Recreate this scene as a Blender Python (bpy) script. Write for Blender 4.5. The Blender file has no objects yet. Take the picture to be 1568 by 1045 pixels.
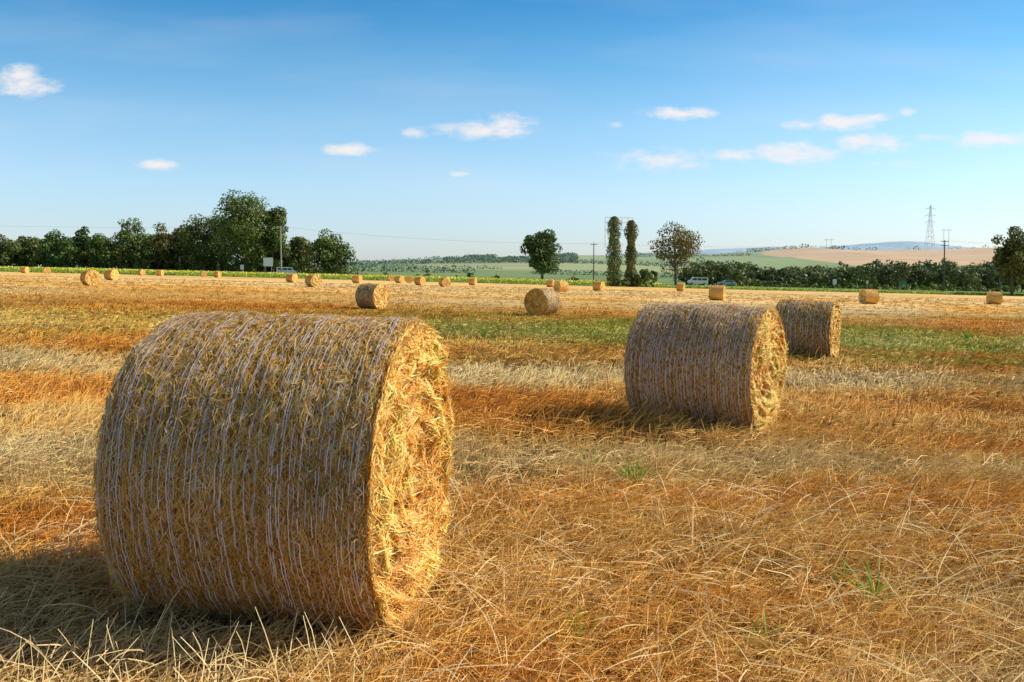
import bpy, math, random
import numpy as np
from mathutils import Vector
rng=np.random.default_rng(7)
random.seed(7)
F=1524.0; PITCH=math.radians(3.66); CAMZ=1.5
# ---------------------------------------------------------------- helpers
def ray(u,v):
    a=(u-784)/F; b=(522.5-v)/F
    cp,sp=math.cos(PITCH),math.sin(PITCH)
    return np.array([a, cp+b*sp, -sp+b*cp])
def at(u,D): return (u-784)/F*D*0.998
def zat(v,D):
    r=ray(784,v); return CAMZ+r[2]/r[1]*D
def hsh(i,j,s):
    h=np.sin(i*127.1+j*311.7+s*74.7)*43758.5453
    return h-np.floor(h)
def vn(x,y,s=0):
    x=np.asarray(x,float); y=np.asarray(y,float)
    i=np.floor(x); j=np.floor(y); fx=x-i; fy=y-j
    fx=fx*fx*(3-2*fx); fy=fy*fy*(3-2*fy)
    a=hsh(i,j,s); b=hsh(i+1,j,s); c=hsh(i,j+1,s); d=hsh(i+1,j+1,s)
    return (a*(1-fx)+b*fx)*(1-fy)+(c*(1-fx)+d*fx)*fy
def fbm(x,y,s=0,o=4):
    t=0;a=.5;n=0
    for k in range(o):
        t=t+a*vn(np.asarray(x)*2**k,np.asarray(y)*2**k,s+k*3.1); n+=a; a*=.5
    return t/n
def gs(x,y):
    x=np.asarray(x,float); y=np.asarray(y,float)
    z=-.025*300*np.tanh(x/300)
    z=z-.28*np.exp(-((y-45)/24)**2)
    return z
def g(x,y):
    x=np.asarray(x,float); y=np.asarray(y,float)
    r=np.sqrt(x*x+y*y)
    return gs(x,y)+(fbm(x*.9,y*.9,3)-.5)*.12*np.exp(-r/60)
class Acc:
    def __init__(s): s.V=[];s.L=[];s.T=[];s.C=[];s.M=[];s.n=0
    def add(s,v,loops,totals,col,mat):
        v=np.asarray(v,float).reshape(-1,3)
        s.V.append(v); s.L.append(np.asarray(loops,int).ravel()+s.n); s.T.append(np.asarray(totals,int))
        col=np.asarray(col,float)
        if col.ndim==1: col=np.tile(col,(len(v),1))
        s.C.append(col); s.M.append(np.full(len(totals),mat)); s.n+=len(v)
    def quads(s,v,q,col,mat=0): s.add(v,q,np.full(len(q),4),col,mat)
    def ribbons(s,P,w,S,col,mat=0,taper=.35,grad=None):
        N,K,_=P.shape
        t=np.linspace(0,1,K); ww=w[:,None]*(1-(1-taper)*t**2)[None]
        A=P-S[:,None,:]*ww[...,None]*.5; B=P+S[:,None,:]*ww[...,None]*.5
        V=np.stack([A,B],2).reshape(-1,3)
        base=(np.arange(N)*K*2)[:,None]+(np.arange(K-1)*2)[None]
        Q=np.stack([base,base+1,base+3,base+2],-1).reshape(-1,4)
        cc=np.repeat(col,K*2,axis=0)
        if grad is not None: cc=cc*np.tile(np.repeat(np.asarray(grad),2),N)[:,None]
        s.quads(V,Q,cc,mat)
    def box(s,c,d,col,mat=0,rz=0):
        c=np.array(c,float); d=np.array(d,float)/2
        v=np.array([[x,y,z] for z in(-1,1) for y in(-1,1) for x in(-1,1)])*d
        cs,sn=math.cos(rz),math.sin(rz)
        v=np.stack([v[:,0]*cs-v[:,1]*sn,v[:,0]*sn+v[:,1]*cs,v[:,2]],1)+c
        s.quads(v,[[0,2,3,1],[4,5,7,6],[0,1,5,4],[2,6,7,3],[0,4,6,2],[1,3,7,5]],col,mat)
    def tube(s,P,R,col,mat=0,n=7):
        P=np.asarray(P,float); K=len(P); V=[]
        for k in range(K):
            d=P[min(k+1,K-1)]-P[max(k-1,0)]; d/=np.linalg.norm(d)+1e-9
            r=np.cross(d,[0,0,1.]) if abs(d[2])<.9 else np.cross(d,[1.,0,0]); r/=np.linalg.norm(r); q=np.cross(d,r)
            for i in range(n):
                a=2*math.pi*i/n; V.append(P[k]+R[k]*(math.cos(a)*r+math.sin(a)*q))
        Q=[[k*n+i,k*n+(i+1)%n,(k+1)*n+(i+1)%n,(k+1)*n+i] for k in range(K-1) for i in range(n)]
        L=[i for q in Q for i in q]; T=[4]*len(Q)
        L+=list(range((K-1)*n,K*n)); T.append(n); L+=list(range(n-1,-1,-1)); T.append(n)
        s.add(V,L,T,col,mat)
    def prism(s,prof,y0,y1,col,mat=0,inset=0):
        n=len(prof); 
        V=[[p[0],y0,p[1]] for p in prof]+[[p[0],y1,p[1]] for p in prof]
        L=list(range(n))+list(range(2*n-1,n-1,-1)); T=[n,n]
        for i in range(n):
            j=(i+1)%n; L+=[i,n+i,n+j,j]; T.append(4)
        s.add(V,L,T,col,mat)
    def leaves(s,C,size,col,mat=0,Nrm=None):
        N=len(C)
        n=rng.normal(size=(N,3)) if Nrm is None else Nrm+rng.normal(size=(N,3))*.6
        n/=np.linalg.norm(n,axis=1)[:,None]
        t=np.cross(n,rng.normal(size=(N,3))); t/=np.linalg.norm(t,axis=1)[:,None]; b=np.cross(n,t)
        sz=np.asarray(size).reshape(-1,1) if np.ndim(size) else size
        V=np.stack([C-t*sz*.5,C-b*sz*.33,C+t*sz*.5,C+b*sz*.33],1).reshape(-1,3)
        s.quads(V,np.arange(N*4).reshape(-1,4),np.repeat(col,4,axis=0),mat)
    def make(s,name,mats,smooth=False,parent=None):
        V=np.concatenate(s.V);L=np.concatenate(s.L);T=np.concatenate(s.T);C=np.concatenate(s.C);M=np.concatenate(s.M)
        me=bpy.data.meshes.new(name); me.vertices.add(len(V)); me.vertices.foreach_set('co',V.astype(np.float32).ravel())
        me.loops.add(len(L)); me.loops.foreach_set('vertex_index',L.astype(np.int32))
        me.polygons.add(len(T)); st=np.concatenate([[0],np.cumsum(T)[:-1]])
        me.polygons.foreach_set('loop_start',st.astype(np.int32)); me.polygons.foreach_set('loop_total',T.astype(np.int32))
        me.polygons.foreach_set('material_index',M.astype(np.int32))
        for m in mats: me.materials.append(m)
        me.update(calc_edges=True)
        ca=me.color_attributes.new('Col','FLOAT_COLOR','POINT')
        ca.data.foreach_set('color',np.concatenate([np.clip(C,0,1),np.ones((len(C),1))],1).astype(np.float32).ravel())
        me.polygons.foreach_set('use_smooth',np.full(len(T),bool(smooth)))
        me.validate()
        ob=bpy.data.objects.new(name,me); bpy.context.scene.collection.objects.link(ob)
        if parent: ob.parent=parent
        return ob
def mat(name,rough=.7,trans=0,spec=.3,noise=0,nscale=5,bump=0,bscale=20,metal=0,stretch=None,coat=0):
    m=bpy.data.materials.new(name); m.use_nodes=True; nt=m.node_tree; N=nt.nodes; Lk=nt.links
    b=N['Principled BSDF']; b.inputs['Roughness'].default_value=rough; b.inputs['Specular IOR Level'].default_value=spec; b.inputs['Metallic'].default_value=metal
    b.inputs['Coat Weight'].default_value=coat
    at_=N.new('ShaderNodeAttribute'); at_.attribute_name='Col'; col=at_.outputs['Color']
    tc=N.new('ShaderNodeTexCoord'); vec=tc.outputs['Object']
    if stretch:
        mp=N.new('ShaderNodeMapping'); mp.inputs['Scale'].default_value=stretch; Lk.new(vec,mp.inputs['Vector']); vec=mp.outputs['Vector']
    if noise:
        n=N.new('ShaderNodeTexNoise'); n.inputs['Scale'].default_value=nscale; n.inputs['Detail'].default_value=6; Lk.new(vec,n.inputs['Vector'])
        r=N.new('ShaderNodeMapRange'); r.inputs[1].default_value=.3; r.inputs[2].default_value=.7; r.inputs[3].default_value=1-noise; r.inputs[4].default_value=1+noise
        Lk.new(n.outputs['Fac'],r.inputs[0])
        vm=N.new('ShaderNodeVectorMath'); vm.operation='SCALE'; Lk.new(col,vm.inputs[0]); Lk.new(r.outputs[0],vm.inputs['Scale']); col=vm.outputs[0]
    Lk.new(col,b.inputs['Base Color'])
    if bump:
        n2=N.new('ShaderNodeTexNoise'); n2.inputs['Scale'].default_value=bscale; n2.inputs['Detail'].default_value=5; Lk.new(vec,n2.inputs['Vector'])
        bp=N.new('ShaderNodeBump'); bp.inputs['Strength'].default_value=bump; bp.inputs['Distance'].default_value=.05; Lk.new(n2.outputs['Fac'],bp.inputs['Height']); Lk.new(bp.outputs[0],b.inputs['Normal'])
    if trans:
        tr=N.new('ShaderNodeBsdfTranslucent'); Lk.new(col,tr.inputs['Color']); mx=N.new('ShaderNodeMixShader'); mx.inputs[0].default_value=trans
        Lk.new(b.outputs[0],mx.inputs[1]); Lk.new(tr.outputs[0],mx.inputs[2]); Lk.new(mx.outputs[0],N['Material Output'].inputs['Surface'])
    return m
M_straw=mat('straw',.5,.12,.25)
M_core=mat('bale_core',.9,0,.1,.4,30,.6,60)
M_net=mat('net_wrap',.4,0,.5)
M_blade=mat('dry_grass_blades',.55,.2,.12)
M_soil=mat('field_ground',.95,0,.03,.3,3,.6,12,stretch=(.5,1,1))
M_leaf=mat('foliage',.5,.25,.35)
M_bark=mat('bark',.9,0,.1,.3,3,.5,8)
M_far=mat('hill_land',.95,0,.05,.12,.02,0,stretch=(.5,1,1))
M_paint=mat('painted_metal',.3,0,.5,.05,2,coat=.5)
M_glass=mat('dark_glass',.08,0,.6,.05,2)
M_rub=mat('rubber',.8,0,.2,.1,5)
M_steel=mat('galvanised_steel',.6,0,.4,.1,2)
M_wood=mat('weathered_wood',.85,0,.2,.2,4)
M_asph=mat('asphalt',.9,0,.2,.15,6,.2,80)
# ---------------------------------------------------------------- colour bands of the field
BROWN=np.array([.96,.37,.05]); PALE=np.array([1.0,.72,.34]); GOLD=np.array([1.0,.56,.14]); GREEN=np.array([.36,.50,.05])
PD=[0,3,4.2,5.2,6,7,8.3,9.2,10.2,11.5,13,14,14.8,17.2,18.5,20,23,25,28,34,40,50,56,62,75,110,260]
PV=[.7,.65,.6,.42,.32,.45,.8,.6,.42,.22,.22,.5,1,1,.35,.15,.15,.5,.6,.5,.25,.2,.5,.8,.66,.8,.85]
GD=[0,17.5,20,25,29,36,42,48,58,64,300]; GV=[0,0,.4,.8,.85,.95,.65,.3,.12,0,0]
def band(x,y):
    yy=y+ (fbm(x*.10,y*.10,9)-.5)*np.clip(y*.30,0,11)
    p=np.interp(yy,PD,PV); gr=np.interp(yy,GD,GV)
    n=fbm(x*.45/np.clip(y/12,1,8),y*.9/np.clip(y/14,1,6),21,4)
    n2=fbm(x*.06,y*.7,33,3)
    p=np.clip(p+(n-.5)*1.5+(n2-.5)*.5*(y>15),0,1)
    c=np.where(p[:,None]<.5, BROWN+(GOLD-BROWN)*(p[:,None]*2), GOLD+(PALE-GOLD)*(p[:,None]*2-1))
    gm=np.clip(gr*1.5-.42+(fbm(x*.10,y*.6,55,4)-.5)*3.4,0,1)*np.clip(gr*4,0,1)*np.clip(.85+x/30,.4,1)
    return c+(GREEN-c)*(gm[:,None]*.85), p, gm
# ---------------------------------------------------------------- ground sheet
def build_ground():
    t=np.linspace(-1,1,421); X=2.0*np.sinh(t*8.3)*1.0
    yt=np.linspace(0,1,620); Y=np.concatenate([-np.exp(np.linspace(math.log(6000),math.log(3),50)),np.linspace(-2.5,2.2,10), np.exp(np.log(2.4)+yt*(math.log(9000)-math.log(2.4)))])
    gx,gy=np.meshgrid(X,Y); x=gx.ravel(); y=gy.ravel()
    z=g(x,y)
    c,p,gm=band(x,np.abs(y))
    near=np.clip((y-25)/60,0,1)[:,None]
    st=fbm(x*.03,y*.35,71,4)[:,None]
    c=c*(.15+.80*near)*(1-near*.28*(st<.45))  # close ground darkened in colour, painted shade for the gaps under the straw
    farc=np.array([.15,.24,.05])+ (fbm(x*.004,y*.008,5)[:,None])*np.array([.12,.12,.03])
    f=np.clip((y-226)/3,0,1)[:,None]
    f=np.maximum(f,np.clip((-y-150)/50,0,1)[:,None])
    c=c*(1-f)+farc*f
    a=Acc(); nx=len(X); ny=len(Y)
    i=np.arange((ny-1)*(nx-1)); r=i//(nx-1); k=i%(nx-1); b=r*nx+k
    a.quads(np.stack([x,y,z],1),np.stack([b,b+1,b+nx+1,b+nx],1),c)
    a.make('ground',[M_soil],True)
build_ground()
# ---------------------------------------------------------------- hay bales
BALES=[]
def bale(cx,cy,theta,L,R,lod,seed,sink=.03):
    """(cx,cy) = centre of right-hand end; theta = yaw, right end nearer for +"""
    rg=np.random.default_rng(seed)
    th=math.radians(theta)
    ax=np.array([math.cos(th),-math.sin(th),-.025*math.cos(th)]); ax/=np.linalg.norm(ax)
    pz=np.array([-ax[1],ax[0],0]); pz/=np.linalg.norm(pz)
    up=np.cross(ax,pz); 
    if up[2]<0: up=-up
    mid=np.array([cx,cy,0])-ax*L/2; mid[2]=float(gs(mid[0],mid[1]))+R-sink
    BALES.append((mid,ax,pz,L,R))
    def rad(aa,ph):
        e=np.clip((np.abs(aa)-(L/2-.05))/.05,0,1)
        sag=1-.02*np.clip(-np.sin(ph),0,1)**3
        return R*sag-.03*e**2+ (fbm(aa*4+3,ph*2+9,seed)-.5)*.045 + (fbm(aa*22,ph*8,seed+5,2)-.5)*.016
    def w(aa,ph,r): return mid+aa[...,None]*ax+(r*np.cos(ph))[...,None]*pz+(r*np.sin(ph))[...,None]*up
    A=Acc()
    na=max(8,int(70*lod**.5)); nf=max(20,int(170*lod**.5))
    aa,ph=np.meshgrid(np.linspace(-L/2,L/2,na),np.linspace(0,2*math.pi,nf+1)); 
    ph2=np.where(np.isclose(ph,2*math.pi),0,ph)
    V=w(aa,ph2,rad(aa,ph2)-.006)
    idx=np.arange(na*(nf+1)).reshape(nf+1,na)
    Q=np.stack([idx[:-1,:-1],idx[:-1,1:],idx[1:,1:],idx[1:,:-1]],-1).reshape(-1,4)
    corec=np.array([.36,.19,.045]) if lod>=.05 else np.array([.82,.48,.14])
    A.quads(V.reshape(-1,3),Q,corec,0)
    def eh(r,p,sd):
        x=r*np.cos(p); y=r*np.sin(p)
        h=(fbm(x*6+5,y*6+5,seed+sd,4)-.5)*.13+ .012*np.sin(r*62+p*1.0+4*fbm(x*4,y*4,seed+2))
        return h*np.clip((R-r)/.08,0.1,1)-.01
    nr=max(5,int(50*lod**.5))
    for sgn in(-1,1):
        rr,pp=np.meshgrid(np.linspace(.004,1,nr),np.linspace(0,2*math.pi,nf+1)); pp=np.where(np.isclose(pp,2*math.pi),0,pp)
        rm=rad(np.full_like(rr,sgn*L/2),pp)-.006; r=rr*rm
        h=eh(r,pp,40+sgn)*1.0; h=np.where(rr>.999,0,h)
        V=w(sgn*(L/2+h),pp,r); idx=np.arange(nr*(nf+1)).reshape(nf+1,nr)
        Q=np.stack([idx[:-1,:-1],idx[:-1,1:],idx[1:,1:],idx[1:,:-1]],-1).reshape(-1,4)
        cc=np.clip(.85+h*8,.35,1.1).reshape(-1,1)*(np.array([.98,.46,.08]) if lod>=.05 else np.array([1.,.66,.24]))  # relief shading put into the end colour: hollows darker, ridges lighter
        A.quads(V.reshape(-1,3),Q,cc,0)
    def scol(n,pal=.3,bright=1.0,grn=1):
        k=rg.random((n,1)); b=rg.uniform(.68,1.12,(n,1))*bright
        c=np.where(k<pal,[1.,.76,.37],np.where(k<.64,[.98,.60,.16],np.where(k<.78,[.74,.60,.15] if grn else [1.,.58,.14],[.72,.34,.06])))
        return c*b
    ww=.0026 if lod>=.5 else (.0048 if lod>.2 else (.009 if lod>.05 else .03))
    ns=int(50000*lod**.95)
    K=3
    a0=rg.uniform(-L/2,L/2,ns); p0=rg.uniform(0,2*math.pi,ns)
    ang=rg.normal(0,.60,ns)+math.pi/2
    ln=rg.uniform(.02,.085,ns)*(1 if lod>.2 else 1.5)
    t=np.linspace(-.5,.5,K)[None]
    a_=a0[:,None]+np.cos(ang)[:,None]*ln[:,None]*t; p_=p0[:,None]+np.sin(ang)[:,None]*ln[:,None]*t/R
    a_=np.clip(a_,-L/2-.01,L/2+.01)
    lift=rg.uniform(-.004,.008,ns)[:,None]+np.where(rg.random(ns)<.05,1,0)[:,None]*(t+.5)**2*rg.uniform(.005,.03,ns)[:,None]
    P=w(a_,p_,rad(a_,p_)+lift)
    d=P[:,-1]-P[:,0]; d/=np.linalg.norm(d,axis=1)[:,None]+1e-9
    nrm=np.cos(p0)[:,None]*pz+np.sin(p0)[:,None]*up
    S=np.cross(d,nrm)+rg.normal(size=(ns,3))*.3; S/=np.linalg.norm(S,axis=1)[:,None]
    cs=scol(ns); pt=fbm(a0*3+7,p0*2,seed+8)[:,None]; cs=cs*(.68+.62*pt)
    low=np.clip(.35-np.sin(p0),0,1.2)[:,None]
    cs=cs*(1-low*[.16,.3,.45])  # straw browned towards the underside, shade painted into its colour
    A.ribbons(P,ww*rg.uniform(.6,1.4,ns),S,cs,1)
    for sgn in(-1,1):
        ne=int((30000 if sgn>0 else 5000)*lod**.9)
        r0=R*np.sqrt(rg.uniform(0,.97,ne)); p0=rg.uniform(0,2*math.pi,ne)
        x0=r0*np.cos(p0); y0=r0*np.sin(p0)
        cl=fbm(x0*5,y0*5,seed+31,3)*14
        dang=np.where(rg.random(ne)<.5,p0+math.pi/2+rg.normal(0,.5,ne),cl+rg.normal(0,.35,ne))
        ln=rg.uniform(.025,.10,ne)*(1 if lod>.2 else 1.5)
        t=np.linspace(-.5,.5,3)[None]
        xx=x0[:,None]+np.cos(dang)[:,None]*ln[:,None]*t; yy=y0[:,None]+np.sin(dang)[:,None]*ln[:,None]*t
        rr=np.sqrt(xx**2+yy**2); pp=np.arctan2(yy,xx); sc=np.minimum(1,(R-.012)/np.maximum(rr,1e-6)); rr=rr*sc
        out=rg.uniform(-.004,.014,ne)[:,None]+np.where(rg.random(ne)<.08,1,0)[:,None]*(t+.5)**1.5*rg.uniform(.01,.05,ne)[:,None]
        h=eh(np.minimum(rr,R),pp,40+sgn)+out
        P=w(sgn*(L/2+h),pp,rr)
        d=P[:,-1]-P[:,0]; d/=np.linalg.norm(d,axis=1)[:,None]+1e-9; S=np.cross(d,ax[None]+[0,.1,.35]+rg.normal(size=(ne,3))*.22); S/=np.linalg.norm(S,axis=1)[:,None]+1e-9
        c=scol(ne,.46,1.2,0); c=c*np.array([1.12,.97,.72])*np.clip(.98+h.mean(1)[:,None]*8,.4,1.2)  # end straw lightened as sunlit, hollows darkened: light and shade in the colour
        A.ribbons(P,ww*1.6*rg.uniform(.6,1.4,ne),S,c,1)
    nz=int(2600*lod**.9)
    for sgn in(-1,1):
        p0=rg.uniform(0,2*math.pi,nz); a0=sgn*(L/2-rg.uniform(-.01,.04,nz)); 
        r0=rad(a0,p0)-.005; B=w(a0,p0,r0)
        dr=np.cos(p0)[:,None]*pz+np.sin(p0)[:,None]*up; tg=-np.sin(p0)[:,None]*pz+np.cos(p0)[:,None]*up
        d=dr*rg.uniform(-.2,.45,nz)[:,None]+tg*rg.normal(0,1,nz)[:,None]+ax*sgn*rg.uniform(-.2,.6,nz)[:,None]; d/=np.linalg.norm(d,axis=1)[:,None]
        ln=rg.uniform(.015,.065,nz)[:,None]
        P=np.stack([B,B+d*ln*.5,B+d*ln+tg*ln*.15],1)
        S=np.cross(d,rg.normal(size=(nz,3))); S/=np.linalg.norm(S,axis=1)[:,None]
        A.ribbons(P,ww*rg.uniform(.6,1.2,nz),S,scol(nz,.5),1)
    if lod>.03:
        nrings=int((60 if lod>.2 else 26)*L/1.2); wid=.0031 if lod>=.5 else (.0046 if lod>.2 else .008)
        K=300 if lod>.2 else 90
        aR=np.linspace(-L/2+.012,L/2-.012,nrings)+rg.normal(0,.009,nrings)
        for a1 in aR:
            ph=np.linspace(0,2*math.pi,K)
            av=a1+(fbm(ph*3,ph*0+a1*40,seed)-.5)*.012+(vn(ph*30,ph*0+a1*70,seed+9)-.5)*.004
            r=rad(av,np.where(ph>6.283,0,ph))+.008+(vn(ph*22,ph*0+a1*90,seed+3)-.5)*.007
            Pm=w(av,ph,r); ofs=ax*wid/2
            V=np.stack([Pm-ofs,Pm+ofs],1).reshape(-1,3)
            i=np.arange(K-1); keep=vn(ph[:-1]*18,ph[:-1]*0+a1*50,seed+4)>rg.uniform(.1,.58)
            i=i[keep]; 
            if len(i)<2: continue
            b=rg.uniform(.6,1.1)
            A.quads(V,np.stack([2*i,2*i+1,2*i+3,2*i+2],1),np.array([.94,.86,.88])*b,2)
        if lod>.2:
            for a1 in aR[:-1]:
                m=150; p0=rg.uniform(0,2*math.pi,m); dp=.03*np.where(rg.random(m)<.5,1,-1)
                t=np.linspace(0,1,3)[None]; av=a1+t*(L/nrings)+0*p0[:,None]; pv=p0[:,None]+dp[:,None]*t
                P=w(av,pv,rad(av,pv)+.006)
                S=-np.sin(p0)[:,None]*pz+np.cos(p0)[:,None]*up
                A.ribbons(P,np.full(m,wid*.5),S,np.tile([.86,.79,.80],(m,1)),2)
    return A.make('hay_bale',[M_core,M_straw,M_net],lod<.5)
bale(-.42,4.28,10,1.11,.67,1.0,11,.02)
bale(2.64,10.2,30,1.33,.66,.42,12,.025)
bale(6.92,21.3,28,1.18,.65,.14,13)
FB=[(570,473.5,30,1.15),(830,484,-58,1.2),(1098,460.5,22,1.2),(139,438,48,1.2),(171,429.5,25,1.1),(217,422,40,1.2),(245,422,10,1.2),
(312,424.5,60,1.1),(333,425,20,1.1),(38,418.5,15,1.2),(72,420,60,1.1),(447,433,30,1.2),(480,440,50,1.3),(547,434,20,1.2),(598,431,70,1.1),
(612,434,40,1.2),(627,434,80,1.2),(643,437,35,1.2),(681,440,60,1.2),(724,437,20,1.1),(859,447,-40,1.3),(843,440,20,1.1),(917,446,35,1.2),
(1042,446,20,1.1),(1330,466,-12,1.2),(1522,466.5,10,1.2)]
for k,(u,v,th,L) in enumerate(FB):
    r=ray(u,v); r=r/r[1]
    Ds=np.linspace(15,224,4000); z=CAMZ+Ds*r[2]; gg=gs(Ds*r[0],Ds)
    ok=np.where(z<=gg)[0]; D=Ds[ok[0]] if len(ok) else 215.
    D+=.5
    t=math.radians(th)
    bale(D*r[0]+math.cos(t)*L/2,D-math.sin(t)*L/2,th,L,.65,.05 if D<70 else (.018 if D<120 else .01),100+k)
# ---------------------------------------------------------------- field straw / stubble
def in_bale(x,y,mar=0.0):
    m=np.zeros(len(x),bool)
    for mid,ax,pz,L,R in BALES[:6]:
        dx=x-mid[0]; dy=y-mid[1]; a=dx*ax[0]+dy*ax[1]; b=dx*pz[0]+dy*pz[1]
        m|=(np.abs(a)<L/2+mar)&(np.abs(b)<R*.5+mar)
    return m
LITN=np.array([.62,-.22,.62])
def grass():
    per=9; NT=34000
    D=np.exp(rng.uniform(math.log(2.3),math.log(150),NT)); x=rng.uniform(-.62,.62,NT)*D+rng.uniform(-.8,.8,NT)
    taz=rng.normal(0,.35,NT); tl=rng.uniform(.65,1.25,NT); tb=rng.uniform(.68,1.2,NT)
    rep=lambda a: np.repeat(a,per)
    D=rep(D); x=rep(x); taz=rep(taz); tl=rep(tl); tb=rep(tb); n=len(D)
    sp=np.clip(.018+.0035*D,0,.12)
    x=x+rng.normal(0,1,n)*sp; D=D+rng.normal(0,1,n)*sp
    N2=62000; D2=np.exp(rng.uniform(math.log(2.3),math.log(40),N2)); x2=rng.uniform(-.62,.62,N2)*D2+rng.uniform(-.8,.8,N2)
    isflat=np.concatenate([np.zeros(n,bool),np.ones(N2,bool)])
    D=np.concatenate([D,D2]); x=np.concatenate([x,x2]); taz=np.concatenate([taz,np.zeros(N2)]); tl=np.concatenate([tl,np.ones(N2)]); tb=np.concatenate([tb,np.ones(N2)])
    k=~in_bale(x,D,.02); x=x[k];D=D[k];taz=taz[k];tl=tl[k];tb=tb[k];isflat=isflat[k]; y=D;N=len(x)
    c,p,gm=band(x,y); z0=g(x,y)
    patch=fbm(x*.8,y*.8,91,3); typ=rng.random(N); 
    near=np.clip((6.5-D)/3,0,1)
    stub=(~isflat)&(typ<.42); lod_=(~isflat)&~stub; flat=isflat
    fld=.3+(fbm(x*.22,y*.22,61,3)-.5)*4.0
    az=np.where(lod_,fld+taz+rng.normal(0,.28+.6*near,N),rng.uniform(0,2*math.pi,N))
    tilt=np.where(lod_,np.radians(rng.uniform(26,72,N)),np.where(stub,np.radians(rng.uniform(0,34,N)),np.radians(rng.uniform(72,95,N))))
    ln=np.where(lod_,rng.uniform(.13,.33,N),np.where(stub,rng.uniform(.06,.2,N),rng.uniform(.08,.28,N)))*(.45+1.1*patch)*tl
    ln*=np.where(D<5,.75,1.0)
    far=np.clip((D-25)/40,0,1); ln*=(1-.5*far)
    z0=z0+np.where(flat,rng.uniform(.01,.12,N)*(.3+patch),-.01)
    hd=np.stack([np.cos(az),np.sin(az),0*az],1)
    bend=np.where(lod_,rng.uniform(.1,.6,N),rng.uniform(-.1,.3,N))
    t1=tilt-bend*.6; t2=tilt+bend
    B=np.stack([x,y,z0],1)
    def dr(t): return hd*np.sin(t)[:,None]+np.array([0,0,1])*np.cos(t)[:,None]
    P1=B+dr(t1)*ln[:,None]*.5; P2=P1+dr(t2)*ln[:,None]*.5
    P2[:,2]=np.maximum(P2[:,2],gs(x,y)-.0)
    P=np.stack([B,P1,P2],1)
    S=np.cross(dr(tilt),LITN+rng.normal(size=(N,3))*.42); S/=np.linalg.norm(S,axis=1)[:,None]
    wd=np.maximum(.0038,D*.00085)*rng.uniform(.5,1.3,N)
    b=rng.uniform(.72,1.2,(N,1))*tb[:,None]; pale=(rng.random((N,1))<.05+.10*near[:,None]); 
    col=np.where(pale,c*.4+PALE*.6,c)*b
    fl=flat&(rng.random(N)<.5)
    col[fl]=col[fl]*.55+np.array([1.,.62,.22])*.42
    k1=~flat
    a=Acc(); a.ribbons(P[k1],wd[k1],S[k1],col[k1],0,.3,[.28,.80,1.2]); a.ribbons(P[flat],wd[flat],S[flat],col[flat],0,.5)  # blade roots darkened, tips lightened: shade between straws painted in vertex colour
    a.make('stubble_grass',[M_blade])
grass()
def stalks():
    N=3600; x=rng.uniform(-2.6,3.2,N); y=rng.uniform(2.7,7,N)
    M=170; x=np.concatenate([x,rng.uniform(-2.3,-.35,M)]); y=np.concatenate([y,rng.uniform(3.15,3.65,M)]); big=np.concatenate([np.zeros(N),np.ones(M)])>0
    k=~in_bale(x,y,.1); x=x[k];y=y[k];big=big[k];N=len(x)
    az=rng.uniform(0,2*math.pi,N); tilt=np.radians(np.where(big,rng.uniform(5,50,N),np.where(rng.random(N)<.7,rng.uniform(68,92,N),rng.uniform(20,68,N)))); ln=np.where(big,rng.uniform(.14,.3,N),rng.uniform(.12,.42,N))
    hd=np.stack([np.cos(az),np.sin(az),0*az],1); B=np.stack([x,y,g(x,y)+np.where(tilt>1.15,rng.uniform(.04,.12,N),0)],1); P=[B]; cur=B
    for i in range(4):
        t=tilt+(i-1.5)*rng.uniform(.02,.2,N)
        cur=cur+(hd*np.sin(t)[:,None]+np.array([0,0,1])*np.cos(t)[:,None])*ln[:,None]/4; P.append(cur)
    P=np.stack(P,1); S=np.cross(P[:,-1]-P[:,0],LITN+rng.normal(size=(N,3))*.3); S/=np.linalg.norm(S,axis=1)[:,None]
    col=np.array([1.,.76,.40])*rng.uniform(.65,1.05,(N,1)); col[big]=np.array([1.,.80,.44])
    a=Acc(); a.ribbons(P,np.where(big,.0055,rng.uniform(.0034,.006,N)),S,col,0,.5); a.make('loose_straw',[M_blade])
stalks()
def weed(u,v,h,n,seed):
    r=ray(u,v); r=r/r[1]; Ds=np.linspace(2.5,60,6000); ok=np.where(CAMZ+Ds*r[2]<=gs(Ds*r[0],Ds))[0]; D=Ds[ok[0]]; x=D*r[0]
    rg=np.random.default_rng(seed); a=Acc(); az=rg.uniform(0,6.28,n); tl=rg.uniform(.1,.9,n); ln=h*rg.uniform(.6,1.1,n)
    B=np.tile([x,D,float(g(x,D))],(n,1))+rg.normal(0,.02,(n,3))*[1,1,0]; hd=np.stack([np.cos(az),np.sin(az),0*az],1); P=[B];c=B
    for i in range(4):
        t=tl*(.5+i*.35); c=c+(hd*np.sin(t)[:,None]+np.array([0,0,1])*np.cos(t)[:,None])*ln[:,None]/4; P.append(c)
    P=np.stack(P,1); S=np.cross(P[:,-1]-P[:,0],rg.normal(size=(n,3))); S/=np.linalg.norm(S,axis=1)[:,None]
    a.ribbons(P,np.full(n,.010 if D<8 else .016),S,np.array([.24,.42,.05])*rg.uniform(.7,1.3,(n,1)),0,.15); a.make('green_weed',[M_leaf])
for i,(u,v,h,n) in enumerate([(970,755,.3,50),(1340,945,.28,20),(885,1003,.22,12),(1170,1012,.2,10),(905,722,.18,12),(740,520,.5,30),(1290,905,.2,11),(35,900,.16,8),(1480,525,.5,30),(600,880,.12,5)]): weed(u,v,h,n,i)
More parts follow.
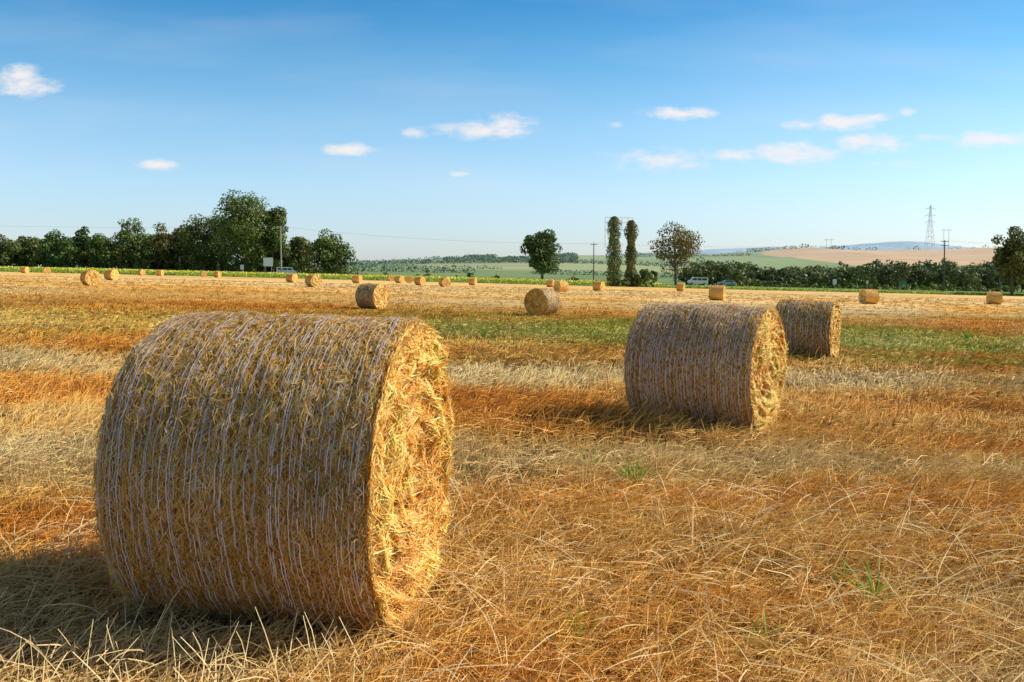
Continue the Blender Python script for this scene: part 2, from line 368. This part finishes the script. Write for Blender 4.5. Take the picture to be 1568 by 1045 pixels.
# ---------------------------------------------------------------- trees
def crown(A,base,H,W,z0,n,leaf,tint,seed,clumps=38,gap=.0,top=1.0):
    rg=np.random.default_rng(seed); C=[];Rr=[]
    hh=(H-z0)/2
    for i in range(clumps):
        d=rg.normal(size=3); d/=np.linalg.norm(d); q=rg.uniform(.3,.84)
        zz=d[2]*q
        wx=W*(1-.25*max(0,zz))
        C.append([base[0]+d[0]*q*wx+rg.normal(0,.05)*W,base[1]+d[1]*q*wx,base[2]+z0+hh+zz*hh*1.0]); Rr.append(rg.uniform(.24,.42)*min(W,hh*1.1)*(1-.25*q))
    C=np.array(C);Rr=np.array(Rr); ci=rg.choice(clumps,n,p=Rr**2/np.sum(Rr**2))
    d=rg.normal(size=(n,3)); d/=np.linalg.norm(d,axis=1)[:,None]; q=rg.uniform(.45,1.05,n)**.6
    P=C[ci]+d*(Rr[ci]*q)[:,None]*[1.1,1.1,.85]
    P[:,2]=np.maximum(P[:,2],base[2]+.2)
    b=rg.uniform(.65,1.3,(n,1))*(rg.uniform(.7,1.3,clumps)[ci])[:,None]
    A.leaves(P,leaf*rg.uniform(.7,1.35,n),np.array(tint)*b,1,d+[.15,0,.3])
    return C
GT=(.15,.205,.045)
def tree(name,u,vtop,hw,D,vbase=None,n=4500,tint=GT,seed=1,z0f=.12,leaf=.58,clumps=42,trunk=.3,limbs=9):
    x=at(u,D); zb=float(gs(x,D)); H=(zat(vtop,D)-zb)*1.03; W=hw/F*D
    A=Acc(); rg=np.random.default_rng(seed)
    C=crown(A,(x,D,zb),H,W,H*z0f,n,leaf,tint,seed,clumps)
    bc=np.array([.16,.12,.08])
    lean=rg.normal(0,.3,2)
    A.tube([[x,D,zb-.3],[x+lean[0]*.3,D+lean[1]*.3,zb+H*.25],[x+lean[0],D+lean[1],zb+H*.55],[x+lean[0]*1.2,D,zb+H*.82]],[trunk*1.3,trunk,trunk*.6,trunk*.15],bc,0)
    for i in rg.choice(len(C),min(limbs,len(C)),replace=False):
        s=np.array([x+lean[0]*.4,D+lean[1]*.4,zb+H*rg.uniform(.2,.5)]); e=C[i]; m=(s+e)/2+[0,0,.3]
        A.tube([s,m,e],[trunk*.45,trunk*.28,.05],bc,0,5)
    return A.make(name,[M_bark,M_leaf])
LT=[(6,354,32,262,1),(30,360,28,270,31),(56,362,28,268,2),(86,350,28,262,3),(108,364,26,272,32),(130,345,22,270,4),(158,358,28,262,5),(182,362,26,272,33),(204,331,34,265,6),(230,362,28,260,34),(256,341,34,262,7),(282,336,32,270,35),(306,325,40,264,8),(340,316,40,268,9),(400,340,38,268,36),(440,366,30,270,37),(458,360,30,266,12)]
for u,vt,hw,D,s in LT: tree('deciduous_tree',u,vt,hw,D,seed=s,n=5000,z0f=.02,tint=np.array(GT)*np.array([random.uniform(.75,1.2),random.uniform(.85,1.1),1]))
tree('poplar_tree',376,285,52,258,seed=10,n=13500,z0f=.04,clumps=90,tint=(.155,.22,.05))
tree('poplar_tree',418,302,30,259,seed=11,n=7000,z0f=.04,clumps=45,tint=(.16,.22,.055))
tree('walnut_tree',505,355,38,256,seed=13,n=8000,z0f=.01,clumps=60,tint=(.125,.185,.04))
tree('ash_tree',830,349,35,246,seed=14,n=8000,z0f=.12,clumps=55,tint=(.10,.16,.038))
tree('oak_tree',1035,341,42,240,seed=15,n=3800,z0f=.22,clumps=38,tint=(.21,.18,.055),limbs=16,leaf=.5)
tree('oak_tree',1550,344,37,226,seed=16,n=7000,z0f=.08,clumps=44,tint=(.14,.165,.04))
tree('oak_tree',1600,350,38,228,seed=17,n=5000,z0f=.05,clumps=44)
def mass(name,items,n=500,leaf=.9,tint=GT,seed=5,trunks=True,clumps=12):
    A=Acc(); rg=np.random.default_rng(seed)
    for k,(x,D,zb,H,W) in enumerate(items):
        crown(A,(x,D,zb),H,W,0.0,n,leaf,np.array(tint)*rg.uniform(.8,1.25)*[rg.uniform(.9,1.25),1,rg.uniform(.8,1.2)],seed*100+k,clumps)
        A.tube([[x,D,zb-.5],[x,D,zb+H*.7]],[.25,.08],[.12,.09,.06],0,5)
    return A.make(name,[M_bark,M_leaf])
it=[]
for u in np.arange(-30,540,8.):
    D=random.uniform(260,278); x=at(u,D); it.append((x,D,float(gs(x,D)),random.uniform(4,8.5) if u<470 else random.uniform(2,4),random.uniform(2.6,4)))
mass('hedgerow',it,420,.6,(.15,.21,.045),6)
it=[]
prof_u=[1056,1090,1130,1170,1210,1245,1290,1340,1400,1450,1500,1568,1700]; prof_v=[398,392,398,405,406,405,398,394,396,395,398,392,390]
for u in np.arange(1058,1690,6.5):
    for row in range(2):
        D=random.uniform(330,400)+row*45; vt=np.interp(u,prof_u,prof_v)+random.uniform(-3,9)+(1-row)*4
        x=at(u,D); zb=float(gs(x,D)); it.append((x,D,zb,zat(vt,D)-zb,random.uniform(4.5,7.5)))
mass('tree_line',it,420,1.0,(.12,.17,.055),7)
it=[]
for u in list(np.arange(1120,1568,14.))+[560,590,640,655,700,720,760,868,880]:
    D=random.uniform(262,280); x=at(u,D); it.append((x,D,float(gs(x,D)),random.uniform(1.4,3.2),random.uniform(1.2,2.6)))
mass('shrubs',it,260,.5,(.16,.23,.05),8)
mass('shrub_thicket',[(at(990,226),226,float(gs(at(990,226),226)),5.2,1.9),(at(976,225),225,float(gs(at(976,225),225)),3.0,1.6),(at(960,224),224,float(gs(at(960,224),224)),2.2,1.6),(at(1000,228),228,float(gs(at(1000,228),228)),4.2,1.2)],1500,.4,(.11,.17,.04),9,clumps=20)
# ---------------------------------------------------------------- sunflower / crop strip
def crop():
    N=110000; x=rng.uniform(-260,260,N); y=227+rng.uniform(0,1,N)**1.4*19
    hmax=np.where(x<34,1.2,.5)*(.8+.4*fbm(x*.15,y*.2,12))
    hh=rng.uniform(.1,1,N)*hmax
    top=(hh>hmax*.7)
    c=np.where((top&(rng.random(N)<.55)&(x<34))[:,None],[.92,.82,.08],[.40,.52,.08])*rng.uniform(.75,1.2,(N,1))
    n=rng.normal(size=(N,3))*.5+[.5,-.4,.8]
    a=Acc(); a.leaves(np.stack([x,y,gs(x,y)+hh],1),rng.uniform(.25,.55,N),c,0,n); a.make('sunflower_crop',[M_leaf])
crop()
# ---------------------------------------------------------------- road (embanked)
def road():
    A=Acc(); X=np.linspace(-420,420,85); pr=[(249.,0),(250.2,.66),(250.6,.70),(257.4,.70),(257.8,.66),(259.,0)]
    V=[[x,py,float(gs(x,py))-.02*(pz_==0)+pz_] for x in X for py,pz_ in pr]; n=len(pr)
    for j in range(n-1):
        Q=[[i*n+j,(i+1)*n+j,(i+1)*n+j+1,i*n+j+1] for i in range(len(X)-1)]
        A.quads(V,Q,[.055,.055,.055] if j==2 else [.24,.30,.08],0 if j==2 else 1)
    for yy in(250.9,254.0,257.1):
        V=[[x,y2,float(gs(x,254))+.706+0*y2+(float(gs(x,y2))-float(gs(x,254)))] for x in X for y2 in(yy-.07,yy+.07)]
        Q=[[2*i,2*i+2,2*i+3,2*i+1] for i in range(len(X)-1) if yy!=254.0 or i%2]
        A.quads(V,Q,[.75,.75,.75],2)
    A.make('road',[M_asph,M_far,M_paint])
road()
# ---------------------------------------------------------------- vehicles
def vehicle(name,u,D,kind,col,flip=1):
    x=at(u,D); z=float(gs(x,D))+.71; A=Acc()
    if kind=='van':
        L,W=5.0,1.9
        prof=[(-2.5,.35),(-2.5,1.75),(-2.4,1.95),(1.0,1.98),(1.35,1.88),(1.85,1.2),(2.35,1.02),(2.5,.75),(2.5,.35)]
        win=[[(.35,1.2),(.35,1.75),(1.15,1.75),(1.6,1.22)],[(-.8,1.2),(-.8,1.75),(.2,1.75),(.2,1.2)],[(-2.2,1.2),(-2.2,1.75),(-.95,1.75),(-.95,1.2)]]
        wx=(1.55,-1.55)
    else:
        L,W=4.3,1.75
        prof=[(-2.1,.3),(-2.15,.85),(-2.0,1.0),(-1.6,1.38),(-.9,1.48),(.1,1.46),(.9,1.0),(1.8,.88),(2.12,.65),(2.15,.3)]
        win=[[(-.25,.98),(-.25,1.36),(.1,1.36),(.72,.99)],[(-1.6,.98),(-1.4,1.3),(-.9,1.38),(-.35,1.37),(-.35,.98)]]
        wx=(1.35,-1.3)
    A.prism(prof,-W/2,W/2,col,0)
    for wn in win:
        for s in(-1,1): A.prism(wn,s*W/2-.012,s*W/2+.012,[.03,.035,.04],1)
    if kind=='van': pts=[(1.37,1.84),(1.83,1.24)]
    else: pts=[(.16,1.44),(.88,1.03)]
    (x1,z1),(x2,z2)=pts
    A.quads([[x1+.02,-W/2+.12,z1+.01],[x1+.02,W/2-.12,z1+.01],[x2+.03,W/2-.1,z2+.01],[x2+.03,-W/2+.1,z2+.01]],[[0,1,2,3]],[.03,.035,.04],1)
    for wxx in wx:
        for s in(-1,1):
            A.tube([[wxx,s*(W/2-.2),.32],[wxx,s*(W/2+.02),.32]],[.33,.33],[.02,.02,.02],2,18)
            A.tube([[wxx,s*(W/2),.32],[wxx,s*(W/2+.035),.32]],[.2,.19],[.5,.5,.5],0,14)
    A.box((L/2-.02,0,.45),(.12,W*.96,.2),[.05,.05,.05],2); A.box((-L/2+.02,0,.45),(.12,W*.96,.2),[.05,.05,.05],2)
    for s in(-1,1):
        A.box((prof[-2][0]-.05,s*(W/2-.22),.72),(.1,.3,.14),[.8,.8,.75],1); A.box((prof[1][0]+.02,s*(W/2-.12),.9),(.08,.14,.3),[.4,.02,.02],0)
        A.box((.95 if kind=='van' else .45,s*(W/2+.1),1.15 if kind=='van' else .98),(.12,.16,.14),col,0)
    o=A.make(name,[M_paint,M_glass,M_rub]); o.location=(x,D,z); o.rotation_euler=(0,math.radians(1.4),0)
    if flip<0: o.rotation_euler=(0,math.radians(-1.4),math.pi)
    return o
vehicle('white_van',1068,252.4,'van',[.9,.9,.9],-1)
vehicle('parked_car',1112,252.6,'car',[.35,.45,.55],-1)
vehicle('white_van',440,252.4,'van',[.9,.9,.9],1)
# ---------------------------------------------------------------- poles, signs, frame, pylons
def pole(name,u,vtop,D,r=.13,arm=1.8,double=False,col=(.16,.12,.09)):
    x=at(u,D); zb=float(gs(x,D)); zt=zat(vtop,D); A=Acc()
    A.tube([[x,D,zb-.4],[x,D,zt]],[r*1.25,r*.8],col,0,8)
    for dz in([.5] if not double else [.4,1.3]):
        A.box((x,D-.16,zt-dz),(arm,.12,.14),col,0)
        for s in(-.45,-.0,.45): A.tube([[x+s*arm,D-.16,zt-dz+.07],[x+s*arm,D-.16,zt-dz+.32]],[.05,.035],[.5,.5,.5],0,6)
    A.make(name,[M_wood]); return (x,D-.16,zt-.2)
p1=pole('utility_pole',909,372,262); p2=pole('utility_pole',431,346,250,double=True,r=.15,col=(.45,.43,.4)); p3=pole('utility_pole',1445,368,250,r=.17,col=(.12,.1,.09),double=True)
p0=pole('utility_pole',-420,330,255); p4=pole('utility_pole',1940,370,250)
A=Acc()
for a,b in((p0,p2),(p2,p1),(p1,p3),(p3,p4)):
    for dx in(-.7,.7):
        t=np.linspace(0,1,25)[:,None]; P=np.array(a)*(1-t)+np.array(b)*t; P[:,2]-=(4*t*(1-t)*1.2)[:,0]; P[:,1]+=dx; A.tube(P,[.008]*25,[.2,.2,.22],0,4)
A.make('power_lines',[M_steel])
def sign(name,u,v0,v1,w,D,col,posts=1):
    x=at(u,D); z1=zat(v0,D); z0=zat(v1,D); zb=float(gs(x,D)); A=Acc()
    A.box((x,D-.06,(z0+z1)/2),(w,.06,z1-z0),col,0)
    A.box((x,D-.02,(z0+z1)/2),(w+.1,.02,z1-z0+.1),[.35,.35,.35],1)
    for s in([0] if posts==1 else[-.35,.35]): A.tube([[x+s*w,D+.03,zb-.2],[x+s*w,D+.03,z1]],[.06,.06],[.4,.4,.4],1,7)
    A.make(name,[M_paint,M_steel])
sign('white_notice_board',411,395,408,2.3,249,[.88,.88,.88],2)
sign('road_sign',371,406,413,.8,248,[.75,.75,.75]); sign('road_sign',1278,428,436,.9,248,[.8,.8,.8]); sign('green_road_sign',1382,431,437,1.9,260,[.03,.25,.12],2)
sign('road_sign',1533,428,433,.9,247,[.05,.1,.4]); sign('road_sign',1328,430,435,.6,247,[.7,.7,.7]); sign('road_sign',1035,431,436,.6,247,[.7,.7,.7])
def billboard():
    root=bpy.data.objects.new('billboard_frame',None); bpy.context.scene.collection.objects.link(root)
    D=225; X0=at(926,D); X1=at(971,D); zb=float(gs((X0+X1)/2,D)); zt=zat(333,D)
    A=Acc(); col=[.85,.70,.66]
    zl=zat(352,D)
    for f in np.linspace(0,1,6):
        xx=X0+(X1-X0)*f; yy=D+f*2.5; A.tube([[xx,yy,zl],[xx,yy,zt]],[.05,.05],col,0,5)
    for zz in(zt,zt-1.1,zl): A.tube([[X0,D,zz],[X1,D+2.5,zz]],[.07,.07],[.8,.58,.52],0,5)
    A.tube([[X0,D,zl],[X0,D,zat(380,D)]],[.05,.05],col,0,5); A.tube([[X1,D+2.5,zl],[X1,D+2.5,zat(375,D)]],[.05,.05],col,0,5)
    A.make('lattice_panel',[M_steel],parent=root)
    for k,(u,vt,hw) in enumerate([(940,332,9.5),(966,338,7)]):
        A=Acc(); x=at(u,D+k*2); y=D+k*2; z0=float(gs(x,y)); z1=zat(vt,y); H=z1-z0; W=hw/F*D
        A.tube([[x,y,z0-.3],[x,y,z1]],[.35,.3],[.2,.18,.15],0,8)
        n=5200; q=rng.uniform(0,1,n); 
        rad=W*(.5+.85*fbm(q*6,q*0+k*7,k,3))*(1+.25*(1-q))*np.clip((1-q)*9+.45,0,1); az=rng.uniform(0,6.28,n); rr=rad*rng.uniform(.55,1.05,n)*(1+.25*np.sin(az*2+q*17))
        P=np.stack([x+rr*np.cos(az),y+rr*np.sin(az),z0+q*H],1); nn=np.stack([np.cos(az),np.sin(az),.3+0*az],1)
        c=np.where((rng.random(n)<.2*(k+.6))[:,None],[.26,.17,.08],[.12,.19,.04])*rng.uniform(.6,1.4,(n,1))
        A.leaves(P,rng.uniform(.22,.5,n),c,1,nn); A.make('ivy_column_%d'%(k+1),[M_bark,M_leaf],parent=root)
billboard()
# ---------------------------------------------------------------- hills
UB=[-800,200,440,545,600,660,700,760,860,930,1000,1100,1160,1220,1250,1300,1400,1480,1568,1900,2600]
VB=[410,411,410,408,403,399,396,394,391,393,391,389,384,380,383,384,382,380,378,375,381]
def ridge_z(x,D=1300.): 
    v=np.interp(x/D*F+784,UB,VB); return CAMZ+(424.9-v)/F*D
def hillz(x,y):
    t=np.clip((y-470)/830,0,1); s=t*t*(3-2*t)*.6+t*.4
    b=np.clip((y-1300)/900,0,1)
    return gs(x,y)*(1-t)-1*(1-t)+(ridge_z(x)+(fbm(x*.01,y*.01,8)-.5)*3)*s*(1-b*.7)
def hills():
    X=np.linspace(-1700,2000,420); Y=np.linspace(440,2200,200); gx,gy=np.meshgrid(X,Y); x=gx.ravel(); y=gy.ravel()
    z=hillz(x,y)
    k=fbm(x*.003,y*.003,1,2); cx=np.floor((x+y*.35+80*k)/260); cy=np.floor((y+60*k)/190)
    h=hsh(cx,cy,5.)[:,None]
    pal=np.where(h<.35,[.21,.30,.12],np.where(h<.65,[.29,.39,.14],np.where(h<.9,[.18,.26,.12],[.38,.43,.19])))
    u=x/y*F+784
    brown=((u>1165)&(x>250)&(y>820+ (1-np.clip((u-1165)/150,0,1))*300))[:,None]
    pal=np.where(brown,[.78,.52,.29],pal)
    hz=np.clip((y-500)/1900,0,.42)[:,None]; pal=pal*(1-hz)+np.array([.44,.53,.58])*hz  # distance haze painted into the land colour
    A=Acc(); nx=len(X); ny=len(Y); i=np.arange((ny-1)*(nx-1)); b=(i//(nx-1))*nx+i%(nx-1)
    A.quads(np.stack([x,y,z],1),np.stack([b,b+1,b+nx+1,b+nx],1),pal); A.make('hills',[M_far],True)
    A=Acc(); P=[];S=[];Cc=[]
    def clump(x,y,H,n=22):
        zb=float(hillz(x,y)); d=rng.normal(size=(n,3)); d/=np.linalg.norm(d,axis=1)[:,None]
        P.append(np.array([x,y,zb+H*.4])+d*[H*1.1,H*.8,H*.5]); S.append(rng.uniform(.3,.6,n)*H)
        t=min(.55,y/2200); Cc.append((np.array([.10,.16,.055])*(1-t)+np.array([.27,.37,.38])*t)*rng.uniform(.88,1.12,(n,1)))  # clump colour goes bluish with distance, haze mixed into the foliage
    for _ in range(620):
        xx=rng.uniform(-1000,1500); uu=xx/1300*F+784
        if vn(xx*.012,0,3)<.4 or uu>1280 and rng.random()<.8 : continue
        clump(xx,rng.uniform(1220,1300),rng.uniform(2.5,5.5))
    for _ in range(30):
        y0=rng.uniform(620,1150); x0=rng.uniform(-500,900); L=rng.uniform(90,380); sl=rng.uniform(-.3,.2)
        for t in np.arange(0,L,3.): 
            xx=x0+t; yy=y0+sl*t; uu=xx/yy*F+784
            if uu>1150 and yy>800: continue
            clump(xx,yy+rng.normal(0,3),rng.uniform(2,4))
    for _ in range(1400):
        yy=rng.uniform(900,1200); uu=rng.uniform(650,880)
        if vn(uu*.03,yy*.012,4)<.45: continue
        clump((uu-784)/F*yy,yy,rng.uniform(2.5,4.5))
    for _ in range(260):
        yy=rng.uniform(560,700); uu=rng.uniform(1040,1250)
        if vn(uu*.03,yy*.02,6)<.4: continue
        clump((uu-784)/F*yy,yy,rng.uniform(3,6))
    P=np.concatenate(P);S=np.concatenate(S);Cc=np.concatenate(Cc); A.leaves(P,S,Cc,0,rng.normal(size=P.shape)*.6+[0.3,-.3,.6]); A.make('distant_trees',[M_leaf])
    A=Acc(); U=np.linspace(500,2000,160); D=9000.
    V_=np.interp(U,[500,700,900,1050,1090,1140,1180,1230,1270,1310,1350,1385,1420,1445,1480,1560,1700,2000],[402,396,392,387,382,381,379,381,379,375,372,370,372,376,380,381,383,391])
    xs=(U-784)/F*D; zt=CAMZ+(424.9-V_)/F*D+fbm(U*.05,U*0,2)*6
    V=[];n=len(U)
    for k,(yy,f) in enumerate([(7500,0),(8300,.6),(9000,1),(10500,0)]):
        for i in range(n): V.append([xs[i],yy,zt[i]*f-20*(f==0)])
    Q=[[k*n+i,k*n+i+1,(k+1)*n+i+1,(k+1)*n+i] for k in range(3) for i in range(n-1)]
    A.quads(V,Q,[.42,.58,.74]); A.make('mountain_range',[M_far],True)  # pale blue is aerial haze painted as base colour
hills()
def pylon(name,u,vt,D,arms,wb):
    x=at(u,D); zb=float(hillz(x,D))-1; zt=zat(vt,D); H=zt-zb; A=Acc(); c=[.6,.63,.68]; r=.2
    def wid(f): return wb*(1-f)**1.3*.5+.6
    lv=[0,.15,.3,.43,.55,.66,.76,.85,.93,1]
    for i in range(len(lv)-1):
        a,b=lv[i],lv[i+1]; wa,wb_=wid(a),wid(b)
        cr=[(-1,-1),(1,-1),(1,1),(-1,1)]
        for j in range(4):
            s=cr[j]; t=cr[(j+1)%4]
            A.tube([[x+s[0]*wa,D+s[1]*wa,zb+a*H],[x+s[0]*wb_,D+s[1]*wb_,zb+b*H]],[r,r],c,0,4)
            A.tube([[x+s[0]*wa,D+s[1]*wa,zb+a*H],[x+t[0]*wb_,D+t[1]*wb_,zb+b*H]],[r*.6,r*.6],c,0,4)
            A.tube([[x+s[0]*wb_,D+s[1]*wb_,zb+b*H],[x+t[0]*wb_,D+t[1]*wb_,zb+b*H]],[r*.6,r*.6],c,0,4)
    for f,w in arms:
        for s in(-1,1):
            A.tube([[x,D,zb+f*H],[x+s*w,D,zb+f*H]],[r,r*.7],c,0,4); A.tube([[x,D,zb+(f+.045)*H],[x+s*w,D,zb+f*H]],[r*.7,r*.6],c,0,4)
            A.tube([[x+s*w,D,zb+f*H],[x+s*w,D,zb+(f-.05)*H]],[.12,.12],c,0,4)
    A.make(name,[M_steel])
pylon('electricity_pylon',1422,315,1260,[(.93,6),(.78,7),(.63,6)],9)
def hframe(u,vt,D):
    x=at(u,D); zb=float(hillz(x,D))-1; zt=zat(vt,D); A=Acc(); c=[.55,.57,.6]
    for s in(-3,3): A.tube([[x+s,D,zb],[x+s,D,zt]],[.25,.2],c,0,5)
    A.box((x,D-.4,zt-2.2),(13,.4,.4),c,0); 
    A.make('power_line_h_frame',[M_steel])
hframe(1268,365,1280); hframe(1447,350,1200)
# ---------------------------------------------------------------- camera, sun, sky
cam=bpy.data.cameras.new('camera'); co=bpy.data.objects.new('camera',cam); bpy.context.scene.collection.objects.link(co)
co.location=(0,0,CAMZ); co.rotation_euler=(math.pi/2-PITCH,0,0); cam.sensor_width=36; cam.lens=35; cam.clip_end=30000; cam.clip_start=.05
bpy.context.scene.camera=co
EL=math.radians(37); AZ=math.radians(11)
s=Vector((math.cos(EL)*math.cos(AZ),math.cos(EL)*math.sin(AZ),math.sin(EL)))
su=bpy.data.lights.new('sun','SUN'); su.energy=5.0; su.angle=math.radians(.5); su.color=(1,.92,.78)
so=bpy.data.objects.new('sun',su); bpy.context.scene.collection.objects.link(so); so.rotation_euler=(-s).to_track_quat('-Z','Y').to_euler(); so.location=(20,10,30)
w=bpy.data.worlds.new('World'); bpy.context.scene.world=w; w.use_nodes=True; nt=w.node_tree; N=nt.nodes; Lk=nt.links
bg=N['Background']; bg.inputs['Strength'].default_value=.11
sky=N.new('ShaderNodeTexSky'); sky.sky_type='NISHITA'; sky.sun_disc=False; sky.sun_elevation=EL; sky.sun_rotation=math.pi/2-AZ; sky.air_density=1.0; sky.dust_density=.6; sky.ozone_density=2.0
tc=N.new('ShaderNodeTexCoord'); sx=N.new('ShaderNodeSeparateXYZ'); Lk.new(tc.outputs['Generated'],sx.inputs[0])
def mth(op,a,b=None,clamp=False):
    n=N.new('ShaderNodeMath'); n.operation=op; n.use_clamp=clamp
    for i,v in enumerate((a,b)):
        if v is None: continue
        if isinstance(v,(int,float)): n.inputs[i].default_value=v
        else: Lk.new(v,n.inputs[i])
    return n.outputs[0]
# air colour correction with elevation (summer haze low down, deeper blue above; unseen overhead dimmed to cut ambient light)
rp=N.new('ShaderNodeValToRGB'); Lk.new(sx.outputs['Z'],rp.inputs[0]); cr=rp.color_ramp
cr.elements[0].position=0; cr.elements[0].color=(.70,.74,.95,1); cr.elements[1].position=1; cr.elements[1].color=(.15,.16,.17,1)
for p,c in((.04,(.70,.78,.96,1)),(.09,(.72,.83,.95,1)),(.15,(.60,.80,.90,1)),(.21,(.36,.69,.83,1)),(.27,(.15,.53,.75,1)),(.40,(.13,.17,.21,1))):
    e=cr.elements.new(p); e.color=c
sk=N.new('ShaderNodeVectorMath'); sk.operation='MULTIPLY'; Lk.new(sky.outputs[0],sk.inputs[0]); Lk.new(rp.outputs[0],sk.inputs[1])
sk2=N.new('ShaderNodeVectorMath'); sk2.operation='SCALE'; Lk.new(sk.outputs[0],sk2.inputs[0]); sk2.inputs['Scale'].default_value=1.7
yy=mth('MAXIMUM',sx.outputs['Y'],.02); azn=mth('DIVIDE',sx.outputs['X'],yy); eln=mth('DIVIDE',sx.outputs['Z'],yy)
cv=N.new('ShaderNodeCombineXYZ'); Lk.new(azn,cv.inputs[0]); Lk.new(eln,cv.inputs[1])
CL=[(38,130,78,28,1),(28,114,50,22,1),(745,200,110,20,1),(775,190,60,23,1),(635,204,32,13,.85),(540,230,66,15,1),(240,253,48,13,.85),(1040,175,84,15,.95),(1290,187,92,21,1),(1340,180,50,12,.8),(1230,192,48,11,.8),
(1388,172,24,13,.75),(1215,234,108,26,1),(1125,240,54,15,.95),(1335,220,95,22,.85),(1520,214,100,19,.95),(1010,246,130,26,.72),(1375,251,64,10,.65),(700,267,34,9,.65),(945,190,22,9,.55),(1440,212,58,12,.6)]
mx=None
for u,v,hw,hh,st in CL:
    r=ray(u,v); a=r[0]/r[1]; e=r[2]/r[1]
    sb=N.new('ShaderNodeVectorMath'); sb.operation='SUBTRACT'; Lk.new(cv.outputs[0],sb.inputs[0]); sb.inputs[1].default_value=(a,e,0)
    ml=N.new('ShaderNodeVectorMath'); ml.operation='MULTIPLY'; Lk.new(sb.outputs[0],ml.inputs[0]); ml.inputs[1].default_value=(F/hw,F/hh,0)
    le=N.new('ShaderNodeVectorMath'); le.operation='LENGTH'; Lk.new(ml.outputs[0],le.inputs[0])
    o=mth('MULTIPLY',mth('SUBTRACT',1.0,le.outputs['Value'],True),st)
    mx=o if mx is None else mth('MAXIMUM',mx,o)
mp=N.new('ShaderNodeMapping'); mp.inputs['Scale'].default_value=(1,2.2,1); Lk.new(cv.outputs[0],mp.inputs['Vector'])
nz=N.new('ShaderNodeTexNoise'); nz.inputs['Scale'].default_value=34; nz.inputs['Detail'].default_value=8; nz.inputs['Roughness'].default_value=.62; Lk.new(mp.outputs[0],nz.inputs['Vector'])
den=mth('ADD',mth('MULTIPLY',mx,1.35),mth('MULTIPLY',mth('SUBTRACT',nz.outputs['Fac'],.5),2.9))
mr=N.new('ShaderNodeMapRange'); mr.interpolation_type='SMOOTHSTEP'; mr.inputs[1].default_value=.05; mr.inputs[2].default_value=1.45; Lk.new(den,mr.inputs[0])
gate=mth('MULTIPLY',mth('MULTIPLY',mx,2.5,True),mth('GREATER_THAN',sx.outputs['Y'],.1))
cm=mth('MULTIPLY',mr.outputs[0],gate)
mp2=N.new('ShaderNodeMapping'); mp2.inputs['Scale'].default_value=(1.2,7,1); mp2.inputs['Rotation'].default_value=(0,0,-.18); Lk.new(cv.outputs[0],mp2.inputs['Vector'])
nz2=N.new('ShaderNodeTexNoise'); nz2.inputs['Scale'].default_value=2.2; nz2.inputs['Detail'].default_value=6; Lk.new(mp2.outputs[0],nz2.inputs['Vector'])
mr2=N.new('ShaderNodeMapRange'); mr2.inputs[1].default_value=.45; mr2.inputs[2].default_value=.85; mr2.inputs[4].default_value=.2; Lk.new(nz2.outputs['Fac'],mr2.inputs[0])
cm2=mth('MULTIPLY',mr2.outputs[0],mth('GREATER_THAN',sx.outputs['Z'],.0))
cmt=mth('MAXIMUM',mth('MULTIPLY',cm,.92),cm2)
mix=N.new('ShaderNodeMix'); mix.data_type='RGBA'; Lk.new(cmt,mix.inputs[0]); Lk.new(sk2.outputs[0],mix.inputs[6]); mix.inputs[7].default_value=(8.6,8.2,8.1,1)
Lk.new(mix.outputs[2],bg.inputs['Color'])
sc=bpy.context.scene; sc.view_settings.view_transform='Standard'; sc.view_settings.look='None'; sc.view_settings.exposure=0
